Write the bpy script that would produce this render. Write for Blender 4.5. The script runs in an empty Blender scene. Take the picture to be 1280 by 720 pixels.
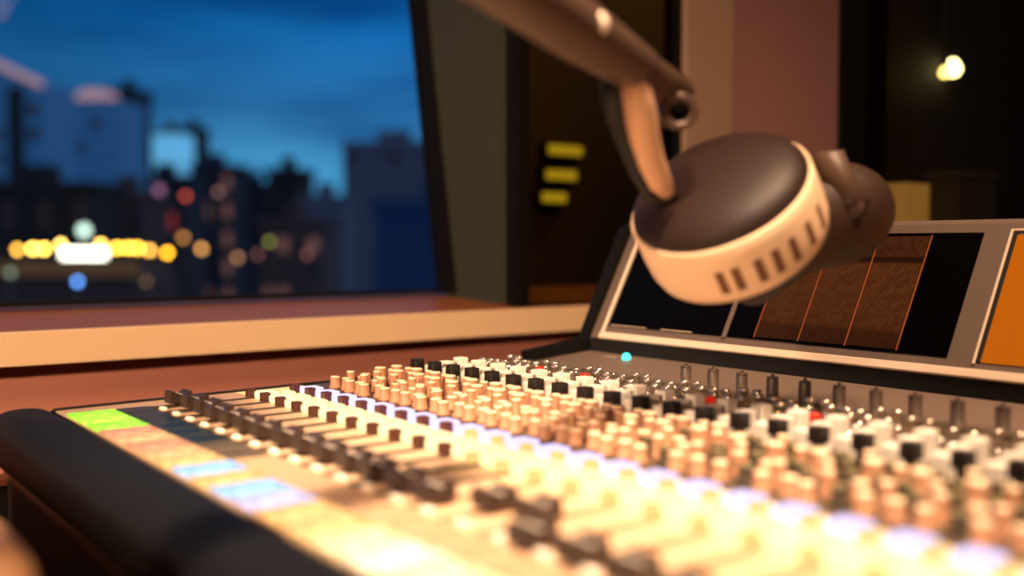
import bpy, bmesh, math, random
from mathutils import Vector, Matrix, Quaternion
random.seed(7)
C = bpy.context.scene.collection
SC = bpy.context.scene
ZO = 1.0          # coordinates below are relative to eye height, 1 m above the floor
PI = math.pi

# ------------------------------------------------------------------ camera numbers
FPX = 1300.0
PITCH = math.atan(54 / FPX)
YAW = math.radians(36.6)
cp, sp = math.cos(PITCH), math.sin(PITCH)
FH = Vector((-math.cos(YAW), math.sin(YAW), 0))
RV = Vector((math.sin(YAW), math.cos(YAW), 0))
FV = Vector((FH.x * cp, FH.y * cp, -sp))
UV = Vector((FH.x * sp, FH.y * sp, cp))


def proj(p):
    d = p.dot(FV)
    return 640 + FPX * p.dot(RV) / d, 360 - FPX * p.dot(UV) / d, d


def at_depth(x, y, d):
    return d * (FV + (x - 640) / FPX * RV + (360 - y) / FPX * UV)


def surf(y):
    return -.15 + .0154 * (y - .23)


# ------------------------------------------------------------------ materials
def s2l(c):
    return tuple(((v / 255) / 12.92 if v / 255 <= .04045 else ((v / 255 + .055) / 1.055) ** 2.4) for v in c)


def mat(name, rgb, rough=.5, metal=0, emit=None, es=0, noise=0, nscale=40, bump=0, coat=0, spec=.5, lin=False):
    m = bpy.data.materials.new(name)
    m.use_nodes = True
    nt = m.node_tree
    b = nt.nodes['Principled BSDF']
    c = rgb if lin else s2l(rgb)
    b.inputs['Base Color'].default_value = (*c, 1)
    b.inputs['Roughness'].default_value = rough
    b.inputs['Metallic'].default_value = metal
    b.inputs['Specular IOR Level'].default_value = spec
    b.inputs['Coat Weight'].default_value = coat
    if emit is not None:
        b.inputs['Emission Color'].default_value = (*s2l(emit), 1)
        b.inputs['Emission Strength'].default_value = es
    if noise or bump:
        tc = nt.nodes.new('ShaderNodeTexCoord')
        n = nt.nodes.new('ShaderNodeTexNoise')
        n.inputs['Scale'].default_value = nscale
        n.inputs['Detail'].default_value = 5
        nt.links.new(tc.outputs['Object'], n.inputs['Vector'])
        if noise:
            mx = nt.nodes.new('ShaderNodeMix')
            mx.data_type = 'RGBA'
            mx.inputs['A'].default_value = (*[v * (1 - noise) for v in c], 1)
            mx.inputs['B'].default_value = (*[min(1, v * (1 + noise)) for v in c], 1)
            nt.links.new(n.outputs['Fac'], mx.inputs['Factor'])
            nt.links.new(mx.outputs['Result'], b.inputs['Base Color'])
        if bump:
            bp = nt.nodes.new('ShaderNodeBump')
            bp.inputs['Strength'].default_value = bump
            bp.inputs['Distance'].default_value = .002
            nt.links.new(n.outputs['Fac'], bp.inputs['Height'])
            nt.links.new(bp.outputs['Normal'], b.inputs['Normal'])
    return m


def glass_pane(name, tint, refl_rough=0.0):
    m = bpy.data.materials.new(name)
    m.use_nodes = True
    nt = m.node_tree
    nt.nodes.clear()
    out = nt.nodes.new('ShaderNodeOutputMaterial')
    mix = nt.nodes.new('ShaderNodeMixShader')
    tr = nt.nodes.new('ShaderNodeBsdfTransparent')
    gl = nt.nodes.new('ShaderNodeBsdfGlossy')
    fr = nt.nodes.new('ShaderNodeFresnel')
    fr.inputs['IOR'].default_value = 1.12
    tr.inputs['Color'].default_value = (*tint, 1)
    gl.inputs['Roughness'].default_value = refl_rough
    nt.links.new(fr.outputs[0], mix.inputs[0])
    nt.links.new(tr.outputs[0], mix.inputs[1])
    nt.links.new(gl.outputs[0], mix.inputs[2])
    nt.links.new(mix.outputs[0], out.inputs['Surface'])
    return m


def emis(name, rgb, s, base=.35, var=0):
    m = mat(name, tuple(v * base for v in rgb), .5, emit=rgb, es=s)
    if var:                                        # uneven glow, a noise on the emitted colour
        nt = m.node_tree
        tc = nt.nodes.new('ShaderNodeTexCoord')
        n = nt.nodes.new('ShaderNodeTexNoise')
        n.inputs['Scale'].default_value = 110
        cr = nt.nodes.new('ShaderNodeValToRGB')
        c = s2l(rgb)
        cr.color_ramp.elements[0].position = .35
        cr.color_ramp.elements[0].color = (*[v * (1 - var) for v in c], 1)
        cr.color_ramp.elements[1].position = .65
        cr.color_ramp.elements[1].color = (*[min(1, v * (1 + var) + .03) for v in c], 1)
        nt.links.new(tc.outputs['Object'], n.inputs['Vector'])
        nt.links.new(n.outputs['Fac'], cr.inputs[0])
        nt.links.new(cr.outputs[0], nt.nodes['Principled BSDF'].inputs['Emission Color'])
    return m


M = {}
M['wall'] = mat('painted_wall', (176, 112, 94), .75, noise=.06, nscale=6, bump=.1)
M['mauve'] = mat('mauve_wall_fabric', (118, 80, 76), .9, noise=.06, nscale=60, bump=.2)
M['dark_wall'] = mat('dark_wall', (60, 42, 34), .8, noise=.1, nscale=8)
M['ceiling'] = mat('ceiling_paint', (120, 100, 85), .9, noise=.05, nscale=6)
M['floor'] = mat('carpet', (70, 52, 42), .95, noise=.25, nscale=300, bump=.5)
M['cream'] = mat('cream_painted_wood', (226, 190, 150), .5, noise=.03, nscale=15)
M['post'] = mat('cream_post_paint', (150, 122, 100), .6, noise=.03, nscale=15)
M['sillwood'] = mat('brown_sill_wood', (150, 84, 40), .45, noise=.2, nscale=25)
M['reveal'] = mat('olive_reveal_fabric', (42, 44, 33), .9, noise=.1, nscale=50)
M['frame'] = mat('black_window_frame', (14, 11, 9), .7, spec=.1, noise=.1, nscale=20)
M['glass_out'] = glass_pane('exterior_glass', (.97, .985, 1.0))
M['glass_in'] = glass_pane('interior_glass', (.8, .72, .6))
M['corridor'] = mat('dark_corridor_paint', (70, 52, 30), .8, noise=.15, nscale=4)
M['studio_dark'] = mat('dark_studio_panels', (22, 14, 10), .8, noise=.2, nscale=5)
M['yellow_light'] = emis('yellow_light_panel', (214, 188, 40), .75)
M['black'] = mat('black_lacquer_metal', (12, 11, 10), .6, spec=.2, noise=.1, nscale=60)
M['black_matte'] = mat('black_matte', (14, 13, 13), .7, noise=.1, nscale=60)
M['leather'] = mat('black_leather', (9, 9, 11), .6, spec=.18, noise=.15, nscale=120, bump=.35)
M['wood_trim'] = mat('reddish_wood', (84, 42, 28), .4, noise=.3, nscale=30)
M['panel'] = mat('warm_grey_aluminium', (226, 188, 152), .42, .25, noise=.06, nscale=80)
M['panel_mid'] = mat('knob_field_grey', (84, 72, 56), .5, .15, noise=.08, nscale=80)
M['bridge'] = mat('bridge_grey', (112, 96, 86), .5, .2, noise=.05, nscale=60)
M['bridge_low'] = mat('bridge_lower_grey', (122, 104, 94), .55, .15, noise=.05, nscale=60)
M['silver'] = mat('silver_trim', (238, 216, 192), .35, .1, noise=.03, nscale=80)
M['screen'] = mat('black_screen_glass', (4, 3, 3), .25, spec=.06, noise=.1)
M['orange'] = mat('orange_screen', (120, 60, 5), .3, emit=(196, 104, 4), es=.55, noise=.1, nscale=2)
M['capblack'] = mat('black_plastic', (22, 18, 17), .4, noise=.1, nscale=90)
M['fader'] = mat('fader_plastic', (54, 41, 36), .38, noise=.1, nscale=90)
M['faderline'] = mat('fader_white_line', (230, 220, 205), .5, noise=.02)
M['slot'] = mat('fader_slot_black', (10, 9, 9), .8, noise=.1)
M['knob'] = mat('beige_knob_plastic', (180, 130, 98), .45, noise=.05, nscale=120)
M['knobtop'] = mat('pale_knob_top', (242, 212, 180), .4, noise=.03, nscale=120)
M['olive'] = mat('olive_knob_plastic', (120, 106, 74), .5, noise=.05, nscale=120)
M['white'] = mat('white_plastic', (252, 242, 228), .4, noise=.03, nscale=90)
M['chrome'] = mat('chrome', (235, 222, 208), .18, .9, noise=.03, nscale=90)
M['gunmetal'] = mat('gunmetal', (104, 88, 78), .45, .35, noise=.08, nscale=90)
M['red'] = mat('red_plastic', (214, 32, 18), .35, emit=(230, 40, 20), es=.5, noise=.05)
M['led_red'] = mat('dark_red_indicator', (70, 26, 12), .4, noise=.1)
M['lit_yellow'] = emis('lit_yellow_white_key', (255, 226, 160), 1.8)
M['lit_lilac'] = emis('lit_lilac_white_key', (220, 210, 255), 1.35, .2)
M['lit_white'] = emis('lit_warm_white_key', (255, 222, 170), 1.3)
M['blown_amber'] = emis('amber_block_painted_glare', (250, 200, 120), 1.1)  # blown-out indicator blocks, the overexposure painted as an amber glow
M['led_teal'] = emis('teal_led', (60, 250, 220), 3.0)
M['mark'] = mat('printed_white_mark', (190, 170, 150), .6, noise=.02)
M['boom'] = mat('brown_grey_boom_paint', (86, 64, 54), .38, .3, noise=.06, nscale=50)
M['strap'] = mat('tan_yoke_metal', (216, 168, 134), .45, .15, noise=.05, nscale=50)
M['foam'] = mat('dark_brown_mic_shell', (46, 32, 28), .48, spec=.22, noise=.08, nscale=90)
M['rear'] = mat('dark_brown_mic_rear', (56, 37, 29), .5, noise=.1, nscale=90)
M['ring'] = mat('cream_mic_ring', (250, 214, 178), .42, noise=.04, nscale=60)
M['slotbrown'] = mat('brown_slot', (122, 76, 50), .7, noise=.1)
M['tan'] = mat('tan_leather', (176, 126, 88), .55, noise=.1, nscale=60, bump=.2)
TILES = [(150, 225, 30), (172, 235, 50), (150, 225, 40), (205, 130, 90), (220, 160, 100), (190, 185, 225),
         (236, 176, 100), (150, 190, 240), (236, 168, 96), (250, 204, 140), (255, 226, 176), (252, 212, 150)]
for i, c in enumerate(TILES):
    M['tile%d' % i] = emis('display_tile_glow_%d' % i, c, 1.5 if i < 8 else 1.9, .3, .4)
M['panel_cell'] = mat('tan_grey_cell', (176, 142, 112), .45, noise=.06, nscale=80)
M['cell'] = mat('dark_green_cell', (26, 36, 30), .3, noise=.1)


def meter_mat(name, base):
    m = bpy.data.materials.new(name)
    m.use_nodes = True
    nt = m.node_tree
    b = nt.nodes['Principled BSDF']
    b.inputs['Base Color'].default_value = (.01, .004, .002, 1)
    b.inputs['Roughness'].default_value = .35
    b.inputs['Specular IOR Level'].default_value = .08
    tc = nt.nodes.new('ShaderNodeTexCoord')
    mp = nt.nodes.new('ShaderNodeMapping')
    w = nt.nodes.new('ShaderNodeTexWave')
    w.inputs['Scale'].default_value = 120
    w.inputs['Distortion'].default_value = .6
    w.inputs['Detail Scale'].default_value = 40
    n = nt.nodes.new('ShaderNodeTexNoise')
    n.inputs['Scale'].default_value = 160
    mul = nt.nodes.new('ShaderNodeMath'); mul.operation = 'MULTIPLY'
    sep = nt.nodes.new('ShaderNodeSeparateXYZ')
    rmp = nt.nodes.new('ShaderNodeValToRGB')          # dark band near the top and the bottom
    r = rmp.color_ramp
    r.elements[1].position = 1.0; r.elements[1].color = (.6, .6, .6, 1); r.elements[0].color = (.35, .35, .35, 1)
    for p, v in ((.13, .4), (.18, .85), (.70, 1.0), (.745, .9), (.765, .12), (.80, .12), (.82, .6)):
        e = r.elements.new(p); e.color = (v, v, v, 1)
    col = nt.nodes.new('ShaderNodeValToRGB')
    col.color_ramp.elements[0].color = (.022, .006, .002, 1)
    col.color_ramp.elements[1].color = (*base, 1)
    nt.links.new(tc.outputs['Object'], w.inputs['Vector'])
    nt.links.new(tc.outputs['Object'], n.inputs['Vector'])
    nt.links.new(tc.outputs['Generated'], sep.inputs[0])
    nt.links.new(sep.outputs['Z'], rmp.inputs[0])
    nt.links.new(w.outputs['Fac'], mul.inputs[0])
    nt.links.new(n.outputs['Fac'], mul.inputs[1])
    m2 = nt.nodes.new('ShaderNodeMath'); m2.operation = 'MULTIPLY'
    nt.links.new(mul.outputs[0], m2.inputs[0]); m2.inputs[1].default_value = 1.7
    nt.links.new(m2.outputs[0], col.inputs[0])
    m3 = nt.nodes.new('ShaderNodeMix'); m3.data_type = 'RGBA'; m3.blend_type = 'MULTIPLY'
    m3.inputs['Factor'].default_value = 1
    nt.links.new(col.outputs['Color'], m3.inputs['A']); nt.links.new(rmp.outputs['Color'], m3.inputs['B'])
    nt.links.new(m3.outputs['Result'], b.inputs['Emission Color'])
    b.inputs['Emission Strength'].default_value = .8
    return m


M['meter'] = meter_mat('brown_orange_meter_bars', (.19, .048, .012))
M['meter_line'] = emis('orange_meter_line', (176, 76, 30), .6)


# ------------------------------------------------------------------ mesh helpers
def poly_prism(pts, z0, z1):
    t = bmesh.new()
    a = [t.verts.new((x, y, z0)) for x, y in pts]
    b = [t.verts.new((x, y, z1)) for x, y in pts]
    n = len(pts)
    for k in range(n):
        t.faces.new((a[k], a[(k + 1) % n], b[(k + 1) % n], b[k]))
    t.faces.new(a[::-1]); t.faces.new(b)
    bmesh.ops.recalc_face_normals(t, faces=t.faces)
    return t


class MB:
    def __init__(self):
        self.bm = bmesh.new()
        self.mi = 0

    def _faces(self, n0):
        self.bm.faces.ensure_lookup_table()
        for f in self.bm.faces[n0:]:
            f.material_index = self.mi

    def box(self, x0, x1, y0, y1, z0, z1, bevel=0, mtx=None, seg=2):
        n0 = len(self.bm.faces)
        t = bmesh.new()
        bmesh.ops.create_cube(t, size=1)
        bmesh.ops.scale(t, vec=(x1 - x0, y1 - y0, z1 - z0), verts=t.verts)
        bmesh.ops.translate(t, vec=((x0 + x1) / 2, (y0 + y1) / 2, (z0 + z1) / 2), verts=t.verts)
        if bevel:
            bmesh.ops.bevel(t, geom=t.edges[:], offset=bevel, segments=seg, affect='EDGES', profile=.6)
        if mtx:
            t.transform(mtx)
        return self.add(t)

    def add(self, t):
        me = bpy.data.meshes.new('tmp')
        for f in t.faces:
            f.material_index = self.mi
        t.to_mesh(me)
        self.bm.from_mesh(me)
        bpy.data.meshes.remove(me)
        t.free()
        return self

    def lathe(self, prof, seg=24, mtx=None, smooth=True):
        """prof: list of (r, z); axis z"""
        t = bmesh.new()
        rings = []
        for r, z in prof:
            if r < 1e-6:
                rings.append([t.verts.new((0, 0, z))])
            else:
                rings.append([t.verts.new((r * math.cos(2 * PI * k / seg), r * math.sin(2 * PI * k / seg), z)) for k in range(seg)])
        for a, b in zip(rings, rings[1:]):
            for k in range(seg):
                q = (k + 1) % seg
                if len(a) == 1 and len(b) == 1:
                    continue
                if len(a) == 1:
                    f = t.faces.new((a[0], b[q], b[k]))
                elif len(b) == 1:
                    f = t.faces.new((a[k], a[q], b[0]))
                else:
                    f = t.faces.new((a[k], a[q], b[q], b[k]))
                f.smooth = smooth
        bmesh.ops.recalc_face_normals(t, faces=t.faces)
        if mtx:
            t.transform(mtx)
        return self.add(t)

    def prism(self, prof, x0, x1, smooth=False, mtx=None):
        """prof list of (y, z), extruded along x"""
        t = bmesh.new()
        a = [t.verts.new((x0, y, z)) for y, z in prof]
        b = [t.verts.new((x1, y, z)) for y, z in prof]
        n = len(prof)
        for k in range(n):
            q = (k + 1) % n
            f = t.faces.new((a[k], a[q], b[q], b[k]))
            f.smooth = smooth
        t.faces.new(a)
        t.faces.new(b[::-1])
        bmesh.ops.recalc_face_normals(t, faces=t.faces)
        if mtx:
            t.transform(mtx)
        return self.add(t)

    def tube(self, pts, rads, seg=20):
        t = bmesh.new()
        pts = [Vector(p) for p in pts]
        if not isinstance(rads, (list, tuple)):
            rads = [rads] * len(pts)
        rings = []
        prev = None
        for i, p in enumerate(pts):
            d = (pts[min(i + 1, len(pts) - 1)] - pts[max(i - 1, 0)]).normalized()
            if prev is None:
                u = d.orthogonal().normalized()
            else:
                u = (prev - d * prev.dot(d)).normalized()
            prev = u
            v = d.cross(u)
            rings.append([t.verts.new(p + rads[i] * (math.cos(2 * PI * k / seg) * u + math.sin(2 * PI * k / seg) * v)) for k in range(seg)])
        for a, b in zip(rings, rings[1:]):
            for k in range(seg):
                q = (k + 1) % seg
                f = t.faces.new((a[k], a[q], b[q], b[k]))
                f.smooth = True
        t.faces.new(rings[0][::-1])
        t.faces.new(rings[-1])
        bmesh.ops.recalc_face_normals(t, faces=t.faces)
        return self.add(t)

    def quad(self, *p):
        t = bmesh.new()
        t.faces.new([t.verts.new(q) for q in p])
        return self.add(t)


WL = {}


def link(o, parent, at):
    C.objects.link(o)
    at = Vector(at)
    WL[o.name] = at
    if parent is None:
        o.location = at + Vector((0, 0, ZO))
    else:
        o.parent = parent
        o.location = at - WL[parent.name]
    return o


def obj(name, mb, mats, parent=None, at=None):
    """at=None: mesh given in eye-relative coordinates, origin moved to bottom centre"""
    bm = mb.bm
    if at is None:
        xs = [v.co for v in bm.verts]
        lo = Vector((min(v.x for v in xs), min(v.y for v in xs), min(v.z for v in xs)))
        hi = Vector((max(v.x for v in xs), max(v.y for v in xs), max(v.z for v in xs)))
        at = Vector(((lo.x + hi.x) / 2, (lo.y + hi.y) / 2, lo.z))
        bmesh.ops.translate(bm, vec=-at, verts=bm.verts)
    me = bpy.data.meshes.new(name)
    bm.to_mesh(me)
    bm.free()
    for m in (mats if isinstance(mats, (list, tuple)) else [mats]):
        me.materials.append(M[m] if isinstance(m, str) else m)
    return link(bpy.data.objects.new(name, me), parent, at)


def thing(name, label, cat, at, group=None):
    o = bpy.data.objects.new(name, None)
    o.empty_display_size = .05
    link(o, None, at)
    return tag(o, label, cat, group)


def tag(o, label, cat, group=None):
    o['label'] = label
    o['category'] = cat
    if group:
        o['group'] = group
    return o


def struct(o):
    o['kind'] = 'structure'
    return o


def B(*a, **k):
    return MB().box(*a, **k)


# ------------------------------------------------------------------ the room
XW, YB, XR, YF, ZF, ZC = -1.30, 1.46, 2.3, -2.1, -1.0, 1.7
G0, G1 = -1.6, .98          # window recess along y
W2A, W2B = .997, 1.335      # interior window along y
ZS = -.099                  # sill front top
ZT = .95                    # window head

# left wall round the openings: below the sill, above the head, short end
mb = MB()
mb.box(XW - .35, XW, YF, YB + .1, ZF, -.115)
mb.box(XW - .35, XW, YF, YB + .1, ZT, ZC)
mb.box(XW - .35, XW, YF, G0, -.115, ZT)
struct(obj('wall_left', mb, 'wall'))
struct(obj('floor', B(XW - .35, XR, YF, YB + 2.2, ZF - .05, ZF), 'floor'))
struct(obj('ceiling', B(XW - .35, XR, YF, YB + .1, ZC, ZC + .05), 'ceiling'))
struct(obj('wall_right', B(XR, XR + .1, YF, YB, ZF, ZC), 'mauve'))
struct(obj('wall_front', B(XW, XR, YF - .1, YF, ZF, ZC), 'dark_wall'))
# back wall with a big dark window
XB0, XB1 = -1.066, 1.2
ZB0 = -.25
mb = MB()
mb.box(XW, XB0, YB, YB + .12, ZF, ZC)
mb.box(XB0, XB1, YB, YB + .12, ZF, ZB0)
mb.box(XB0, XB1, YB, YB + .12, 1.1, ZC)
mb.box(XB1, XR, YB, YB + .12, ZF, ZC)
struct(obj('wall_back', mb, 'mauve'))
# post in the corner
struct(obj('trim_1', B(XW - .02, XW + .012, W2B, YB - .001, -.115, ZC, bevel=.003), 'post'))
# long sill: brown top, cream front
sill = struct(obj('trim_2', MB().prism([(0, 0)] * 0 or [(-1.63, -.118), (-1.27, -.118), (-1.27, -.0995), (-1.63, -.083)], 0, 1, mtx=Matrix(((0, 1, 0, 0), (1, 0, 0, 0), (0, 0, 1, 0), (0, 0, 0, 1))) @ Matrix.Translation((YF, 0, 0)) @ Matrix.Diagonal((YB - YF, 1, 1, 1))), 'sillwood'))
struct(obj('trim_3', B(-1.2745, -1.262, YF, YB, -.1365, -.0975, bevel=.0015), 'cream'))
# dark dado along the wall below
struct(obj('trim_4', B(XW, XW + .02, YF, YB, ZF, -.272, bevel=.002), 'frame'))
struct(obj('trim_5', B(XW, XW + .028, YF, YB, -.272, -.262, bevel=.002), 'wood_trim'))
struct(obj('baseboard_back', B(XW, XR, YB - .015, YB, ZF, ZF + .09, bevel=.003), 'black_matte'))
struct(obj('baseboard_right', B(XR - .015, XR, YF, YB, ZF, ZF + .09, bevel=.003), 'black_matte'))

# window 1: tilted outside pane in a deep recess
tilt = (.095 / .519)


def gx(z):
    return -1.512 - (z + .083) * tilt


w1 = bpy.data.objects.new('window_1', None)
link(w1, None, (-1.5, (G0 + G1) / 2, -.083))
struct(w1)
mb = MB()
mb.quad((gx(-.083), G0, -.083), (gx(-.083), G1, -.083), (gx(ZT), G1, ZT), (gx(ZT), G0, ZT))
obj('pane', mb, 'glass_out', w1)
mb = MB()
prof = lambda z0, z1, w: [(gx(z0) - .02, z0), (gx(z0) + w, z0), (gx(z1) + w, z1), (gx(z1) - .02, z1)]
SW = Matrix(((0, 1, 0, 0), (1, 0, 0, 0), (0, 0, 1, 0), (0, 0, 0, 1)))   # swaps x and y for prisms run along y
mb.prism(prof(-.083, ZT, .036), G1 - .005, G1 - .0005, mtx=SW)
mb.prism(prof(-.083, ZT, .012), G0, G0 + .035, mtx=SW)
mb.prism(prof(-.083, -.076, .012), G0, G1 - .001, mtx=SW)
mb.prism(prof(ZT - .03, ZT, .012), G0, G1 - .001, mtx=SW)
obj('window_frame', mb, 'frame', w1)
mb = MB()
mb.prism([(XW - .004, -.095), (-1.509, -.095), (gx(ZT), ZT), (XW - .004, ZT)], G1, G1 + .010, mtx=SW)
obj('reveal_panel', mb, 'reveal', w1)
mb = MB()
mb.box(XW - .03, XW + .004, G1 - .004, W2A, -.1, ZT)
obj('edge_strip', mb, 'frame', w1)
# the wall pier behind the reveal
w2 = bpy.data.objects.new('window_2', None)
link(w2, None, (XW, 1.16, -.1))
struct(w2)
obj('pane', B(XW - .014, XW - .008, W2A, W2B, -.098, ZT), 'glass_in', w2)
mb = MB()
mb.box(XW - .03, XW + .002, W2B - .012, W2B, -.1, ZT)
mb.box(XW - .03, XW - .004, W2A, W2B - .012, -.104, -.094)
obj('window_frame', mb, 'frame', w2)
# corridor behind window 2
mb = MB()
XC = -2.0
mb.add(poly_prism([(-1.52, G1 + .012), (-1.50, G1 + .022), (XC, G1 + .44), (XC, G1 + .40)], -1, 1.7))
mb.box(XC - .04, XC, G1 + .40, 3.4, -1, 1.7)
mb.box(XC - .04, -1.3, 3.4, 3.45, -1, 1.7)
struct(obj('wall_corridor', mb, 'corridor'))
struct(obj('wall_pier', MB().box(-1.498, XW - .03, G1 + .0125, W2A - .002, -.115, ZT), 'black_matte'))
struct(obj('ceiling_corridor', B(XC, -1.3, YB + .1, 3.45, 1.7, 1.75), 'studio_dark'))

# window 3 in the back wall, and the dark studio behind it
w3 = bpy.data.objects.new('window_3', None)
link(w3, None, (0, YB, ZB0))
struct(w3)
mb = MB()
mb.quad((XB0 + .03, YB + .03, ZB0), (XB1 - .03, YB + .03, ZB0), (XB1 - .03, YB + .1, 1.1), (XB0 - .005, YB + .1, 1.1))
obj('pane', mb, 'glass_in', w3)
mb = MB()
mb.box(XB0 - .001, XB1, YB + .001, YB + .12, ZB0 - .001, ZB0 + .02)
mb.box(XB0 - .0, XB0 + .012, YB + .001, YB + .12, ZB0 + .02, 1.1)
mb.box(XB1 - .02, XB1, YB + .001, YB + .12, ZB0, 1.1)
obj('window_frame', mb, 'frame', w3)
mb = MB()
mb.box(XB0 - .12, XB0 - .06, YB + .121, YB + 2.2, ZF, ZC)
mb.box(XB0 - .12, XR, YB + 2.15, YB + 2.2, ZF, ZC)
mb.box(XR, XR + .1, YB, YB + 2.2, ZF, ZC)
struct(obj('wall_studio', mb, 'studio_dark'))
struct(obj('ceiling_studio', B(XB0 - .12, XR + .1, YB + .1, YB + 2.2, ZC, ZC + .05), 'studio_dark'))

# yellow lit panels seen through window 2
for k, (px, py, w, h, lab) in enumerate(((705, 188, .088, .028, 'widest and topmost yellow light panel in the dark corridor window'),
                                         (700, 219, .080, .028, 'yellow light panel between two others in the dark corridor window'),
                                         (691, 247, .064, .028, 'shortest and lowest yellow light panel in the dark corridor window'))):
    p = at_depth(px, py, 2.0)
    q = p * ((XC + .03) / p.x)
    s = q.length / p.length
    t = thing('light_panel', lab, 'light', q + Vector((-.03, 0, -h * s / 2)), 'yellow light panels in the corridor')
    obj('housing', B(q.x - .03, q.x, q.y - w * s / 2, q.y + w * s / 2, q.z - h * s / 2, q.z + h * s / 2, bevel=.004), 'black_matte', t)
    obj('diffuser', B(q.x, q.x + .012, q.y - w * s / 2 + .006, q.y + w * s / 2 - .006, q.z - h * s / 2 + .006, q.z + h * s / 2 - .006, bevel=.003), 'yellow_light', t)
# two bulbs hanging in the dark studio
M['bulb'] = emis('warm_bulb_glow', (255, 244, 170), 7)
M['bulb2'] = emis('dim_bulb_glow', (255, 226, 130), 4)
for (px, py, r, m, lab) in ((1191, 86, .017, 'bulb', 'brighter bare pendant bulb glowing in the dark studio window'),
                            (1181, 91, .011, 'bulb2', 'smaller bare bulb touching the left of the brighter pendant bulb')):
    p = at_depth(px, py, 1.98 if m == 'bulb' else 1.9)
    t = thing('pendant_bulb', lab, 'light bulb', p, 'bulbs in the dark studio')
    obj('glass_bulb', MB().lathe([(0, -r), (r * .7, -r * .72), (r, 0), (r * .7, r * .7), (r * .35, r * 1.15), (0, r * 1.16)], 20, Matrix.Translation(p)), m, t)
    obj('socket', MB().lathe([(0, r * 1.1), (r * .45, r * 1.1), (r * .45, r * 2), (.004, r * 2.1), (.003, ZC - p.z), (0, ZC - p.z)], 12, Matrix.Translation(p)), 'black_matte', t)
# shelf with two faint pale boxes in the studio, brightness put into their emission
p = at_depth(1150, 262, 1.88)
sh = thing('studio_shelf', 'low dark shelf beyond the studio glass behind the screens', 'shelf', (p.x + .5, p.y, ZF))
obj('board', B(p.x - .1, p.x + .9, p.y - .12, p.y + .12, p.z - .05, p.z - .03, bevel=.003), 'studio_dark', sh)
for xx in (-.05, .8):
    obj('leg', B(p.x + xx, p.x + xx + .04, p.y - .1, p.y + .1, ZF, p.z - .05), 'studio_dark', sh)
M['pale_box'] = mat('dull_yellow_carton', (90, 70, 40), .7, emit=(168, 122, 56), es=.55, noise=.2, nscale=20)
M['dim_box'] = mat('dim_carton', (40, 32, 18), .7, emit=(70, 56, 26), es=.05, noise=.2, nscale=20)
for px, w, h, m, lab in ((1141, .045, .042, 'pale_box', 'dull yellow box just behind the right end of the microphone'),
                         (1203, .055, .06, 'dim_box', 'dim olive box in the dark studio right of the yellow box')):
    q = at_depth(px, 250, 1.85)
    q = q * (p.y / q.y)
    t = thing('storage_box', lab, 'box', (q.x, q.y, p.z - .03))
    obj('carton', B(q.x - w / 2, q.x + w / 2, q.y - .06, q.y + .06, p.z - .03, p.z + h - .012, bevel=.004), m, t)
    obj('lid', B(q.x - w / 2 - .004, q.x + w / 2 + .004, q.y - .064, q.y + .064, p.z + h - .012, p.z + h + .004, bevel=.003), m, t)

# ------------------------------------------------------------------ mixing console
CX0, CX1 = -1.0, .32
PITCHX = .0345
NCH = 30
XCH = [-.945 + PITCHX * i for i in range(NCH)]
con = thing('mixing_console', 'large mixing console with lit faders, beige knobs and a sloping screen bridge', 'mixing console', (-.3, .55, ZF))
ya, yb = .226, .80
mb = MB()
mb.prism([(.185, -.17), (.185, -.30), (.26, -.335), (.93, -.335), (.93, surf(yb) - .004), (yb, surf(yb) - .004), (ya, surf(ya) - .004), (ya, -.17)], CX0 + .004, CX1 - .004)
obj('console_body', mb, 'black', con)


def slab(y0, y1, x0, x1, th, dz=0.0):
    return MB().prism([(y0, surf(y0) - th + dz), (y0, surf(y0) + dz), (y1, surf(y1) + dz), (y1, surf(y1) - th + dz)], x0, x1)


obj('fader_panel', slab(ya, .395, CX0 + .004, CX1 - .004, .0035), 'panel', con)
M['glare_panel'] = mat('key_panel_painted_glare', (200, 176, 130), .4, emit=(255, 222, 150), es=.6, noise=.05, nscale=40)  # overexposure under the key light painted in as emission, panel is not backlit
obj('key_panel', slab(.3955, .4675, CX0 + .004, CX1 - .004, .0035), 'glare_panel', con)
obj('knob_panel', slab(.468, yb, CX0 + .004, CX1 - .004, .0035), 'panel_mid', con)
for x0, x1 in ((CX0, CX0 + .004), (CX1 - .004, CX1)):
    obj('end_cheek', MB().prism([(.2, -.3), (.2, -.165), (ya, surf(ya) + .002), (yb + .05, surf(yb + .05) + .002), (.93, -.14), (.93, -.335), (.26, -.335)], x0, x1), 'black_matte', con)
for x in (-.84, .12):
    obj('pedestal', B(x, x + .09, .42, .86, ZF, -.335, bevel=.006), 'black_matte', con)
    obj('foot_plate', B(x - .03, x + .12, .36, .92, ZF, ZF + .02, bevel=.005), 'black_matte', con)
obj('wood_strip', B(CX0 + .002, CX1 - .002, .182, .1855, -.206, -.198, bevel=.002), 'wood_trim', con)
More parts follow.
